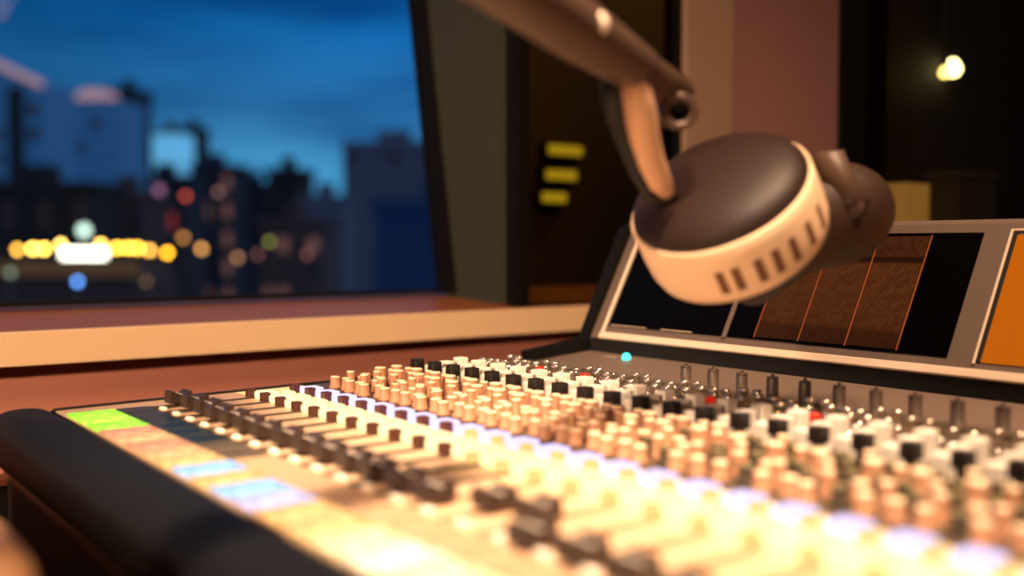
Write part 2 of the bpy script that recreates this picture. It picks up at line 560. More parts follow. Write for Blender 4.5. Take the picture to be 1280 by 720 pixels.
# padded armrest, half round
ap = []
cy, cz, ry, rz = .199, -.1725, .0315, .0275
for k in range(25):
    a = PI * 1.12 - k / 24 * PI * 1.24
    c_, s_ = math.cos(a), math.sin(a)
    ap.append((cy + ry * math.copysign(abs(c_) ** .8, c_), cz + rz * math.copysign(abs(s_) ** .8, s_)))
mb = MB()
t = bmesh.new()
stations = [(CX0 - .012, .55), (CX0 - .010, .8), (CX0 - .004, .94), (CX0 + .006, 1.0)] + [(CX0 + .006 + (CX1 - CX0 - .012) * k / 12, 1.0) for k in range(1, 12)] + [(CX1 - .006, 1.0), (CX1 + .004, .94), (CX1 + .01, .8), (CX1 + .012, .55)]
rings = []
for x, s in stations:
    rings.append([t.verts.new((x, cy + (y - cy) * s, cz + (z - cz) * s)) for y, z in ap])
for a, b in zip(rings, rings[1:]):
    for k in range(len(ap)):
        q = (k + 1) % len(ap)
        f = t.faces.new((a[k], a[q], b[q], b[k])); f.smooth = True
t.faces.new(rings[0]); t.faces.new(rings[-1][::-1])
bmesh.ops.recalc_face_normals(t, faces=t.faces)
mb.add(t)
obj('armrest', mb, 'leather', con)

# --- parts placed in rows; the 100 that show largest are separate, the rest one stuff part
def visible_key(p):
    x, y, d = proj(Vector(p))
    off = 0 if (-20 < x < 1300 and -20 < y < 740 and d > .1) else 100
    return off + d


def scatter(name, variants, spots, sub=None):
    """variants: list of (MB builder, materials); spots: list of (x, y, z, variant)"""
    spots = sorted(spots, key=lambda s: visible_key(s[:3]))
    meshes = []
    for fn, ms in variants:
        b = fn()
        me = bpy.data.meshes.new(name)
        b.bm.to_mesh(me); b.bm.free()
        for m in ms:
            me.materials.append(M[m])
        meshes.append(me)
    for x, y, z, v in spots[:100]:
        o = link(bpy.data.objects.new(name, meshes[v]), con, (x, y, z))
        if sub:
            sn, sme, off = sub
            link(bpy.data.objects.new(sn, sme), o, Vector((x, y, z)) + Vector(off))
    rest = spots[100:]
    if rest:
        bm = bmesh.new()
        mats = []
        for me in meshes:
            for m in me.materials:
                if m not in mats:
                    mats.append(m)
        for x, y, z, v in rest:
            me = meshes[v].copy()
            me.transform(Matrix.Translation((x, y, z)))
            remap = [mats.index(m) for m in meshes[v].materials]
            n0 = len(bm.faces)
            bm.from_mesh(me)
            bm.faces.ensure_lookup_table()
            for f in bm.faces[n0:]:
                f.material_index = remap[f.material_index]
            bpy.data.meshes.remove(me)
        b = MB(); b.bm.free(); b.bm = bm
        o = obj(name, b, mats, con)
        o['kind'] = 'stuff'


tile_mb = lambda: MB().box(-.0158, .0158, -.0205, .0205, 0, .0022, bevel=.0006, seg=1)
seq = [0, 1, 2, 3, 4, 3, 4, 6, 7, 6, 7, 5, 8, 8, 9, 10, 11]
scatter('display_tile', [(tile_mb, ['tile%d' % i]) for i in range(len(TILES))],
        [(x, .2472, surf(.2472), seq[i] if i < len(seq) else 9 + i % 3) for i, x in enumerate(XCH)])
scatter('button_cell', [(lambda: MB().box(-.015, .015, -.0145, .0145, 0, .0018, bevel=.0005, seg=1), ['cell']),
                        (lambda: MB().box(-.015, .015, -.0145, .0145, 0, .0018, bevel=.0005, seg=1), ['panel_mid']),
                        (lambda: MB().box(-.015, .015, -.0145, .0145, 0, .0018, bevel=.0005, seg=1), ['panel_cell'])],
        [(x, .2835, surf(.2835), 0 if i < 6 else 1 if i < 8 else 2) for i, x in enumerate(XCH)])
scatter('name_plate', [(lambda: MB().box(-.0048, .0048, -.0024, .0024, 0, .003, bevel=.0007, seg=1), ['white'])],
        [(x + .009, .3035, surf(.3035), 0) for x in XCH])


def track_mb():
    b = MB()
    b.box(-.0017, .0017, -.05, .05, 0, .0008)
    b.mi = 1
    b.box(-.0036, -.0023, -.052, .052, 0, .0012)
    b.box(.0023, .0036, -.052, .052, 0, .0012)
    return b


M['slot_glare'] = mat('slot_painted_glare', (96, 68, 48), .7, noise=.08)  # same slots where glare washes them out, put into a paler colour
scatter('fader_track', [(track_mb, ['slot', 'panel_mid']), (track_mb, ['slot_glare', 'panel_cell'])], [(x - .004, .349, surf(.349), 0 if x < -.52 else 1) for x in XCH])


def fader_mb():
    b = MB()
    b.box(-.0016, .0016, -.004, .004, 0, .006)
    # cap: saddle shaped, higher at both ends
    b.prism([(-.0105, .003), (-.0098, .0132), (-.007, .0140), (-.002, .0108), (.002, .0108), (.007, .0140), (.0098, .0132), (.0105, .003)], -.0084, .0084)
    return b


lb = MB().box(-.0085, .0085, -.0007, .0007, 0, .0006)
lme = bpy.data.meshes.new('line'); lb.bm.to_mesh(lme); lb.bm.free(); lme.materials.append(M['faderline'])
fy = [.322, .325, .324, .321, .321, .319, .318, .320, .320, .319, .320, .318, .318, .316, .334]
scatter('fader', [(fader_mb, ['fader'])],
        [(x - .004, (fy[i] if i < len(fy) else (.309, .306, .312, .338, .307, .31)[i % 6]), surf(.322) + .0008, 0) for i, x in enumerate(XCH)],
        sub=('pointer_line', lme, (0, 0, .0107)))

key_mb = lambda: MB().box(-.0092, .0092, -.0090, .0090, 0, .0065, bevel=.0014)
scatter('lit_key', [(key_mb, ['lit_yellow']), (key_mb, ['lit_lilac'])],
        [(x + .0055, .404, surf(.404), 0) for x in XCH] + [(x + .0055, .451, surf(.451), 1) for x in XCH])
scatter('indicator_block', [(lambda: MB().box(-.0042, .0042, -.0042, .0042, 0, .0085, bevel=.0007, seg=1), ['led_red']), (lambda: MB().box(-.0042, .0042, -.0042, .0042, 0, .0075, bevel=.0007, seg=1), ['blown_amber'])],
        [(x - .0105, .3945, surf(.3945), 0 if i < 11 else 1) for i, x in enumerate(XCH)] + [(x - .0105, .4405, surf(.4405), 0 if i < 9 else 1) for i, x in enumerate(XCH)])
scatter('slim_key', [(lambda: MB().box(-.0085, .0085, -.0042, .0042, 0, .0048, bevel=.001, seg=1), ['lit_white'])],
        [(x + .004, .427, surf(.427), 0) for x in XCH])


def knob_fn(r, h, fl=.0):
    def f():
        b = MB()
        b.lathe([(0, 0), (r * 1.18, 0), (r * 1.18, .0022), (r, .0032), (r * .93, h * .93)], 18)
        b.mi = 1
        b.lathe([(r * .93, h * .93), (r * .8, h), (0, h)], 18)
        b.box(-r * .1, r * .1, -r * .9, -r * .1, h, h + .0006)
        return b
    return f


K = [(knob_fn(.0053, .0125), ['knob', 'knobtop']), (knob_fn(.0067, .0175), ['knob', 'knobtop']),
     (knob_fn(.0045, .0165), ['knob', 'knobtop']), (knob_fn(.0056, .019), ['olive', 'knobtop']), (knob_fn(.0050, .0135), ['darkolive', 'olive'])]
M['darkolive'] = mat('dark_olive_knob_plastic', (62, 52, 36), .5, noise=.05, nscale=120)
spots = []
for i, x in enumerate(XCH):
    for r, (y, a, b) in enumerate(((.482, 0, 0), (.500, 2, 0), (.519, 0, 2), (.538, 1, 2), (.558, 3 if i > 13 else 1, 2))):
        jx = .0015 * math.sin(i * 2.1 + r)
        spots.append((x - .0085 + jx, y + .002 * math.cos(i * 1.7 + r), surf(y), 4 if i > 13 and (r == 2 or r == 4) else a))
        spots.append((x + .0088 + jx, y + .004 + .002 * math.cos(i * 2.9 + r), surf(y), 4 if i > 11 and (r + i) % 2 else b))
scatter('rotary_knob', K, spots)
scatter('square_button', [(lambda: MB().box(-.003, .003, -.003, .003, 0, .012).box(-.0056, .0056, -.0056, .0056, .011, .0225, bevel=.0006, seg=1), ['capblack'])],
        [(x - .009, .582, surf(.582), 0) for x in XCH])
wk = lambda h: (lambda: MB().box(-.0062, .0062, -.0062, .0062, 0, h, bevel=.0016))
scatter('white_button', [(wk(.017), ['white']), (wk(.0195), ['white']), (wk(.022), ['white'])],
        [(x + .0085, y, surf(y), v) for i, x in enumerate(XCH) for v, y in enumerate((.590, .608, .626))])
cap_mb = lambda h: (lambda: MB().lathe([(0, 0), (.0052, 0), (.0052, .002), (.003, .003), (.003, h - .005), (.0046, h - .0045), (.0046, h - .001), (.0034, h), (0, h)], 14))
spots = []
for i, x in enumerate(XCH):
    for r, y in enumerate((.648, .668, .688, .706)):
        if i > 14 and r % 2:
            continue
        for dx in (-.009, .006):
            red = (i in (3, 5) and r == 1 and dx < 0) or (i in (10, 13) and r == 0 and dx > 0) or (i == 15 and r == 0 and dx < 0)
            spots.append((x + dx + .002 * math.sin(i + 3 * r), y, surf(y), 2 if red else (i + r) % 2))
scatter('chrome_switch', [(cap_mb(.0135), ['chrome']), (cap_mb(.017), ['chrome']), (cap_mb(.0165), ['red'])], spots)


def mknob():
    b = MB()
    b.lathe([(0, 0), (.0072, 0), (.0072, .003), (.0056, .004), (.0054, .021), (.0046, .0228), (0, .0228)], 20)
    b.lathe([(.0050, .0232), (.0056, .0225), (.0050, .0218), (.0046, .0225)], 20)
    b.box(-.0012, .0012, -.0012, .0012, .0225, .0262, bevel=.0003, seg=1)
    return b


scatter('metal_knob', [(mknob, ['gunmetal'])], [(-.715 + .0355 * k, .744, surf(.744), 0) for k in range(24)])

# --- screen bridge
P0, P1 = Vector((0, .867, -.117)), Vector((0, .940, .020))
fdir = (P1 - P0).normalized()
fn = Vector((0, -fdir.z, fdir.y))          # outward, toward the operator
FL = (P1 - P0).length


def fmat(lift=0):
    """x stays x, y runs up the sloping face, z out of the face"""
    o = P0 + fn * lift
    return Matrix(((1, 0, 0, 0), (0, fdir.y, fn.y, o.y), (0, fdir.z, fn.z, o.z), (0, 0, 0, 1)))


def face_pt(px, py):
    r = at_depth(px, py, 1.0)
    k = P0.dot(fn) / r.dot(fn)
    p = r * k
    return p.x, (p - P0).dot(fdir)


BX0, BX1 = -1.0, CX1
bprof = [(.868, -.128), (.868, -.1205), (.867, -.117), (.94, .02), (.948, .024), (.985, .012), (.985, -.335), (.932, -.335), (.932, -.15)]
bridge = obj('screen_bridge', MB().prism(bprof, BX0, BX1), 'bridge', con)
low = MB().prism([(.772, surf(.772)), (.866, -.1345), (.93, -.1345), (.93, -.16), (.80, -.16)], BX0, BX1)
obj('lower_panel', low, 'bridge_low', bridge)
obj('shadow_gap', MB().prism([(.8662, -.1345), (.8655, -.1178), (.875, -.1178), (.875, -.1345)], BX0 + .002, BX1 - .002), 'slot', bridge)
chk = [(.772, surf(.772) - .01), (.766, surf(.766) + .012), (.858, -.118), (.928, .022), (.95, .030), (.99, .018), (.99, -.335), (.90, -.335), (.86, -.17)]
for x0, x1 in ((BX0 - .014, BX0), (BX1, BX1 + .014)):
    obj('bridge_cheek', MB().prism(chk, x0, x1), 'black', bridge)
F = fmat(.0)
def fbox(name, x0, x1, u0, u1, z0, z1, m, bevel=0):
    return obj(name, B(x0, x1, u0, u1, z0, z1, bevel=bevel, mtx=F, seg=1), m, bridge)


SX = BX0 + .018
fbox('silver_trim', SX, BX1, -.001, .0075, .0, .004, 'silver', .0008)
fbox('silver_trim', SX, SX + .0045, .0075, FL - .002, .0, .003, 'silver', .0006)
u0s, u1s = .017, FL - .010
xd0 = face_pt(904, 422)[0]
xm = [face_pt(942, 425)[0], face_pt(997, 429)[0], face_pt(1056, 433)[0], face_pt(1121, 439)[0]]
xr = face_pt(1184, 446.5)[0]
xo0 = face_pt(1217, 453)[0]
fbox('screen', SX + .0075, xd0 - .001, u0s, u1s, 0, .0012, 'screen', .0003)
fbox('screen_divider', xd0 - .001, xd0 + .0045, u0s - .002, u1s, 0, .003, 'bridge', .0004)
fbox('screen', xd0 + .0045, xr, u0s, u1s, 0, .0012, 'screen', .0003)
for k in range(3):
    fbox('meter_display', xm[k] + .001, xm[k + 1] - .001, u0s + .003, u1s - .004, .0012, .0016, 'meter')
for x in xm:
    fbox('meter_line', x - .0006, x + .0006, u0s + .002, u1s - .003, .0012, .0019, 'meter_line')
fbox('silver_trim', xo0 - .0005, xo0 + .002, u0s - .004, u1s + .003, 0, .0022, 'silver', .0004)
fbox('silver_trim', xo0 + .002, BX1 - .02, u1s + .001, u1s + .003, 0, .0022, 'silver', .0004)
fbox('screen_frame', xo0 + .002, xo0 + .0065, u0s - .002, u1s, 0, .0012, 'slot')
fbox('orange_screen', xo0 + .0065, xo0 + .20, u0s - .002, u1s - .003, 0, .0013, 'orange', .0003)
fbox('screen', xo0 + .215, BX1 - .03, u0s, u1s, 0, .0012, 'screen', .0003)
fbox('marking', SX + .012, SX + .075, u0s + .0008, u0s + .0018, .0012, .0014, 'mark')
fbox('marking', SX + .10, SX + .15, u0s + .0008, u0s + .0018, .0012, .0014, 'mark')
# lower panel: teal pilot light with a tiny printed legend
lo0, lo1 = Vector((0, .772, surf(.772))), Vector((0, .866, -.1345))
ld = (lo1 - lo0).normalized(); ln = Vector((0, -ld.z, ld.y))


def low_pt(px, py):
    r = at_depth(px, py, 1.0)
    return r * (lo0.dot(ln) / r.dot(ln))


p = low_pt(783, 449)
qrot = Matrix.Translation(p) @ Vector((0, 0, 1)).rotation_difference(ln).to_matrix().to_4x4()
obj('pilot_light', MB().lathe([(0, 0), (.0052, 0), (.005, .003), (.0036, .0062), (0, .0075)], 18, qrot), 'led_teal', bridge)
p = low_pt(764, 446.5)
mb = MB()
for k in range(4):
    mb.box(p.x - .009 + k * .0048, p.x - .0058 + k * .0048, p.y - .002, p.y + .002, p.z + .0002, p.z + .0009)
obj('legend', mb, 'mark', bridge)

# ------------------------------------------------------------------ microphone and boom
D = .77
Cm = at_depth(900, 246, D)
U3 = (-.438 * RV + .727 * UV - .53 * FV).normalized()        # the way the dome looks
Rm = 116 / FPX * D
q = Vector((0, 0, 1)).rotation_difference(U3)
MT = Matrix.Translation(Cm) @ q.to_matrix().to_4x4()
mic = thing('microphone', 'big dark domed microphone with a cream slotted ring hanging before the screens', 'microphone', Cm)
L = .048
prof = [(Rm * .975 * math.cos(a), .004 + Rm * .34 * math.sin(a)) for a in [k / 12 * PI / 2 for k in range(12)]] + [(0, .004 + Rm * .34)]
obj('dome', MB().lathe([(Rm * .975, -.002)] + prof, 48, MT), 'foam', mic)
rp = [(Rm * .955, .002), (Rm * .985, .0045), (Rm * 1.01, .003), (Rm * 1.02, -.006), (Rm * 1.025, -.02), (Rm * 1.02, -L * .75), (Rm * .985, -L * .93), (Rm * .92, -L), (Rm * .6, -L - .004)]
ringo = obj('ring', MB().lathe(rp, 64, MT), 'ring', mic)
# slots cut through the lower side of the ring
inv = q.inverted()
cam_dir = inv @ (-Cm).normalized()
for px, py in ((900, 348), (921, 343), (947, 327), (966, 312), (983, 294), (998, 274), (1006, 255)):
    # find angle on the ring that projects nearest that pixel
    best = None
    for k in range(720):
        a = k * PI / 360
        for zz in (-.019, -.024):
            lp = Vector((Rm * 1.026 * math.cos(a), Rm * 1.026 * math.sin(a), zz))
            w = MT @ lp
            x, y, d = proj(w)
            nrm = q @ Vector((math.cos(a), math.sin(a), 0))
            if nrm.dot(-w) < 0:
                continue
            e = (x - px) ** 2 + (y - py) ** 2
            if best is None or e < best[0]:
                best = (e, a)
    a = best[1]
    mm = MT @ Matrix.Rotation(a, 4, 'Z')
    obj('slot', B(Rm * 1.0, Rm * 1.029, -.0036, .0036, -.035, -.014, bevel=.0014, mtx=mm), 'slotbrown', ringo)
# rear body
rc = at_depth(1062, 262, D + .085)
MR = Matrix.Translation(rc) @ Quaternion(RV, 0).to_matrix().to_4x4()
mb = MB()
back = MT @ Vector((0, 0, -L))
axis = (rc - back).normalized()
perp = axis.orthogonal()
pts, rads = [], []
LEN = (rc - back).length
for k in range(15):
    s = k / 14
    pts.append(back + axis * (LEN + .040) * s)
    rr = [.048, .046, .043, .0405, .0385, .038, .0385, .0395, .041, .0415, .041, .038, .032, .022, .006][k]
    rads.append(rr)
mb.tube(pts, rads, 36)
obj('rear_body', mb, 'rear', mic)
a0, a1 = at_depth(1034, 196, D + .045), at_depth(1064, 254, D + .040)
mb = MB()
mb.tube([a0 - UV * -.004, a0, a0.lerp(a1, .5), a1, a1 - UV * .006], [.007, .0135, .0115, .0150, .008], 20)
M['bracket'] = mat('brown_bracket_metal', (88, 66, 54), .5, .1, noise=.05, nscale=50)
obj('rear_bracket', mb, 'bracket', mic)
a2 = at_depth(1067, 259, D + .032)
mm = Matrix.Translation(a2) @ Vector((0, 0, 1)).rotation_difference((-a2).normalized()).to_matrix().to_4x4()
obj('rear_screw', MB().lathe([(0, -.012), (.0085, -.012), (.0085, .002), (.006, .004), (0, .0045)], 20, mm), 'bracket', mic)

# boom: main tube, hinge, yoke
boom = thing('microphone_boom', 'brown-grey tubular boom arm carrying the microphone from the ceiling', 'microphone stand', (-.36, -.1, ZC))
b1 = at_depth(846, 118, .735)
b0 = at_depth(622, -28, .56)
bd = (b0 - b1).normalized()
b00 = b1 + bd * .62
obj('boom_tube', MB().tube([b1 + bd * .05, b1 + bd * .056, b1 + bd * .13, b1 + bd * .3, b00], [.0142, .0155, .0190, .0195, .0195], 28), 'boom', boom)
obj('slider_tube', MB().tube([b1 + bd * -.004, b1, b1 + bd * .05, b1 + bd * .09], [.010, .0135, .0138, .0138], 24), 'boom', boom)
obj('drop_pole', MB().tube([b00 + Vector((0, 0, -.03)), b00, Vector((b00.x, b00.y, ZC - .01))], [.018, .02, .02], 24), 'boom', boom)
obj('ceiling_plate', MB().lathe([(0, -.015), (.06, -.015), (.06, 0), (0, 0)], 32, Matrix.Translation((b00.x, b00.y, ZC))), 'boom', boom)
p = at_depth(746, 30, .615)
mm = Matrix.Translation(p) @ Vector((0, 0, 1)).rotation_difference((-p).normalized()).to_matrix().to_4x4()
obj('clamp_screw', MB().lathe([(0, -.012), (.0072, -.012), (.0072, .001), (.005, .0025), (0, .003)], 24, mm), 'silver', boom)
# hinge barrel below the tube end, dark bore facing the camera
p = at_depth(845, 139, .725)
mm = Matrix.Translation(p) @ Vector((0, 0, 1)).rotation_difference((-p + RV * .15).normalized()).to_matrix().to_4x4()
hb = obj('hinge_barrel', MB().lathe([(.0075, .004), (.0075, .013), (.0115, .014), (.0128, .012), (.0128, -.012), (0, -.012), (0, .004), (.0075, .004)], 28, mm), 'boom', boom)
obj('bore', MB().lathe([(0, .0042), (.0074, .0042), (.0074, .009), (.0070, .009), (.0070, .0052), (0, .0052)], 24, mm), 'slot', hb)
p2 = at_depth(771, 84, .665)
mm2 = Matrix.Translation(p2) @ Vector((0, 0, 1)).rotation_difference((-p2).normalized()).to_matrix().to_4x4()
obj('pivot_screw', MB().lathe([(0, -.012), (.0062, -.012), (.0062, .002), (.004, .0035), (0, .004)], 20, mm2), 'strap', boom)


def ribbon(pts, wid, th):
    """flat strap through pts facing the camera side, widths wid"""
    t = bmesh.new()
    rings = []
    for i, p in enumerate(pts):
        d = (pts[min(i + 1, len(pts) - 1)] - pts[max(i - 1, 0)]).normalized()
        n = (-p).normalized()
        n = (n - d * n.dot(d)).normalized()
        s = d.cross(n)
        w = wid[i] / 2
        e = th * .35
        sec = [(-w, 0), (-w + e, th / 2), (w - e, th / 2), (w, 0), (w - e, -th / 2), (-w + e, -th / 2)]
        rings.append([t.verts.new(p + s * a + n * b) for a, b in sec])
    for a, b in zip(rings, rings[1:]):
        for k in range(6):
            qk = (k + 1) % 6
            f = t.faces.new((a[k], a[qk], b[qk], b[k])); f.smooth = True
    t.faces.new(rings[0]); t.faces.new(rings[-1][::-1])
    bmesh.ops.recalc_face_normals(t, faces=t.faces)
    return t


yp = [at_depth(x, y, d) for x, y, d in ((790, 86, .675), (795, 112, .680), (801, 145, .690), (806, 175, .702), (815, 205, .715), (826, 230, .728), (836, 243, .735))]
mb = MB(); mb.add(ribbon(yp, [.012, .019, .0215, .020, .0185, .0165, .010], .007))
yoke = obj('yoke', mb, 'strap', boom)
bp = [at_depth(x, y, d) for x, y, d in ((767, 100, .69), (772, 125, .70), (777, 150, .712), (786, 185, .722), (800, 220, .735), (815, 243, .745))]
mb = MB(); mb.add(ribbon(bp, [.018, .021, .020, .014, .012, .010], .012))
obj('yoke_pad', mb, 'black_matte', boom)
p3 = at_depth(824, 244, .752)
obj('yoke_joint', MB().tube([p3 - RV * .012, p3, p3 + RV * .014], [.0045, .006, .0045], 18), 'foam', boom)

# ------------------------------------------------------------------ tan chair tucked in at the console, corner in view
ch = thing('office_chair', 'blurred tan padded chair back at the lower left corner by the armrest', 'chair', (-.68, .12, ZF))
mb = MB()
mb.box(-.90, -.46, .045, .100, -.48, -.126, bevel=.022, seg=4)
obj('backrest', mb, 'tan', ch)
obj('seat', B(-.91, -.45, .06, .40, -.60, -.52, bevel=.03, seg=4), 'tan', ch)
obj('back_support', B(-.72, -.64, .02, .05, -.60, -.25, bevel=.006), 'black_matte', ch)
obj('column', MB().lathe([(0, .07), (.03, .07), (.03, .25), (.02, .26), (.02, .42), (0, .42)], 20, Matrix.Translation((-.68, .22, ZF))), 'chrome', ch)
for k in range(5):
    a = 2 * PI * k / 5 + .3
    e = Vector((-.68 + .24 * math.cos(a), .22 + .24 * math.sin(a), ZF + .075))
    lg = obj('leg', MB().tube([Vector((-.68, .22, ZF + .10)), e], [.022, .014], 12), 'black_matte', ch)
    obj('caster', MB().tube([e + Vector((-.015, 0, -.045)), e + Vector((.015, 0, -.045))], .03, 16), 'black_matte', lg)

# ------------------------------------------------------------------ city outside
ZG = -9.0
M['ground'] = mat('dark_asphalt', (40, 36, 38), .8, noise=.3, nscale=.2)
gb = MB().box(-400, -8, -160, 420, ZG - .3, ZG)
struct(obj('ground', gb, 'ground'))


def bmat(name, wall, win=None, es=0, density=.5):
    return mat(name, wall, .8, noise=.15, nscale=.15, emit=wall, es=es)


YA = YAW + math.radians(8)
BDX = Vector((math.sin(YA), math.cos(YA), 0))      # along the facades, to the right
BDY = Vector((-math.cos(YA), math.sin(YA), 0))     # away from the room


def building(px0, px1, pytop, d, wallm, label, name='office_building', winm=None, cols=4, rows=6, depth=4, roofm=None, crown=None, rowspan=(0, 1), piers=None):
    c = at_depth((px0 + px1) / 2, 306, d)
    w = (px1 - px0) / FPX * d / math.cos(math.radians(8))
    top = (306 - pytop) / FPX * d
    base = Vector((c.x, c.y, ZG))
    t = thing(name, label, 'building', base)
    R3 = Matrix((BDX, BDY, Vector((0, 0, 1)))).transposed().to_4x4()
    mt = Matrix.Translation(base) @ R3
    H = top - ZG
    obj('walls', B(-w / 2, w / 2, 0, depth, 0, H, mtx=mt), wallm, t)
    if crown == 'arc':
        pr = []
        for k in range(13):
            a = PI - PI * k / 12
            pr.append((w / 2 * .95 * math.cos(a), H + w * .22 * math.sin(a)))
        SWm = Matrix(((0, 1, 0, 0), (1, 0, 0, 0), (0, 0, 1, 0), (0, 0, 0, 1)))
        obj('roof', MB().prism(pr, -.3, .4, mtx=mt @ SWm), roofm, t)
    elif crown == 'slope':
        SWm = Matrix(((0, 1, 0, 0), (1, 0, 0, 0), (0, 0, 1, 0), (0, 0, 0, 1)))
        obj('roof', MB().prism([(-w / 2, H + w * .47), (w / 2, H + .1), (w / 2, H - .35), (-w / 2, H + w * .47 - .45)], -.4, .3, mtx=mt @ SWm), roofm, t)
        obj('gable', MB().prism([(-w / 2, H), (-w / 2, H + w * .47 - .45), (w / 2, H - .3)], -.05, depth, mtx=mt @ SWm), wallm, t)
    else:
        obj('roof', MB().box(-w / 2 - .2, w / 2 + .2, -.2, depth + .2, H, H + .5, mtx=mt).box(-w * .2, w * .1, depth * .3, depth * .6, H + .5, H + 1.6, mtx=mt), roofm or wallm, t)
    if piers:
        for a, b in piers:
            obj('pier', B(-w / 2 + a * w, -w / 2 + b * w, -.5, 0, 0, H - .3, mtx=mt), 'pier_dark', t)
    if winm:
        cw, rh = w / cols, H * (rowspan[1] - rowspan[0]) / rows
        for i in range(cols):
            for j in range(rows):
                z0 = H * rowspan[0] + j * rh
                obj('window', B(-w / 2 + (i + .18) * cw, -w / 2 + (i + .82) * cw, -.08, 0, z0 + rh * .25, z0 + rh * .8, mtx=mt), winm[(i * 3 + j * 5 + (i * j) % 3) % len(winm)], t)
    return t


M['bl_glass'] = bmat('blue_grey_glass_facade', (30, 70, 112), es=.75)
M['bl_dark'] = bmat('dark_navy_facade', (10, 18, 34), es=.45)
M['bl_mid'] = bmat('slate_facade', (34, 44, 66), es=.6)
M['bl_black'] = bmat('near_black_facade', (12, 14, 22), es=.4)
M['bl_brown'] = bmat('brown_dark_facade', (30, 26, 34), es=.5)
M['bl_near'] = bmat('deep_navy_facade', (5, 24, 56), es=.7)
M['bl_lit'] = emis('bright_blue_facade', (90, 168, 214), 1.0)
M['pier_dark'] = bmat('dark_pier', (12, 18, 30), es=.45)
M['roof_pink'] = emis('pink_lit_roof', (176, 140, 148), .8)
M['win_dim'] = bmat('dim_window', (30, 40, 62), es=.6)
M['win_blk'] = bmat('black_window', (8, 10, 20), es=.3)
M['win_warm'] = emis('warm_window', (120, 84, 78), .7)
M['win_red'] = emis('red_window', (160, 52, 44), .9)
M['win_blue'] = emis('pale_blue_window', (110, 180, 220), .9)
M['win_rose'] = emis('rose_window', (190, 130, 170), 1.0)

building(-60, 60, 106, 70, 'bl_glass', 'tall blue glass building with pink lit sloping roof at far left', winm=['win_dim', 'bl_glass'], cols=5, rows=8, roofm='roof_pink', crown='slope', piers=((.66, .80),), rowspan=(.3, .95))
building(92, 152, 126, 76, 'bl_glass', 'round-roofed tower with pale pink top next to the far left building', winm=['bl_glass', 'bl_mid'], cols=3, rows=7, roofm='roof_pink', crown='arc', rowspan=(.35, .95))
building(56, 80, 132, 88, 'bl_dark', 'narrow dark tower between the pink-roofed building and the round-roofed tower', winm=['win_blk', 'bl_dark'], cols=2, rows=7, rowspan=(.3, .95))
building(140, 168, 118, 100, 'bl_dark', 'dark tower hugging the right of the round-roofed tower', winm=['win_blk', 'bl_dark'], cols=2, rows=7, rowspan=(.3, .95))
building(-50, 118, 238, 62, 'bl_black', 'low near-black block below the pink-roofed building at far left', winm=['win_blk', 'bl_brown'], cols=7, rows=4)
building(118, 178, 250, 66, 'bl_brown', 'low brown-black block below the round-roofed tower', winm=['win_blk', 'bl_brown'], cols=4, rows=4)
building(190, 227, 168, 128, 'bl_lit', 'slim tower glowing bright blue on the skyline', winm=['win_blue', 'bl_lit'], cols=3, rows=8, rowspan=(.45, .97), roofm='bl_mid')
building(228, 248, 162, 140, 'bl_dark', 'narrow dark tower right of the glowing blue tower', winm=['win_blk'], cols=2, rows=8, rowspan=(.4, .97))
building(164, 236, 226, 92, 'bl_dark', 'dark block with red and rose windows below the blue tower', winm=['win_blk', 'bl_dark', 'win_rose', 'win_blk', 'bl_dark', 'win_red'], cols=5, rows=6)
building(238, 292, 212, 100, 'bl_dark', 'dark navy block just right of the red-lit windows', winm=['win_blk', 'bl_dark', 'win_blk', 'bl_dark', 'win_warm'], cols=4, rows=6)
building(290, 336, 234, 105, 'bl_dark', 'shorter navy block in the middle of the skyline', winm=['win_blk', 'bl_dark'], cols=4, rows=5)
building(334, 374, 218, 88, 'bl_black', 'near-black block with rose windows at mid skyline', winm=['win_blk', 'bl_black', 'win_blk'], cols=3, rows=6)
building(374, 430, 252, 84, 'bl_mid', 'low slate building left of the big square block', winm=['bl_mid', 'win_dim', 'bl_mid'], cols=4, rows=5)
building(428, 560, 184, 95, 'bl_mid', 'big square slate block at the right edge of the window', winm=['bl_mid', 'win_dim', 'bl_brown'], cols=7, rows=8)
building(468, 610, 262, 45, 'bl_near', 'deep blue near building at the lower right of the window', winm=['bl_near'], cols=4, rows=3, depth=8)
building(325, 402, 282, 72, 'bl_brown', 'low dark shop building with pinkish lit windows', name='shop_building', winm=['win_warm', 'bl_brown', 'bl_dark', 'win_warm'], cols=4, rows=3, rowspan=(.45, .95))

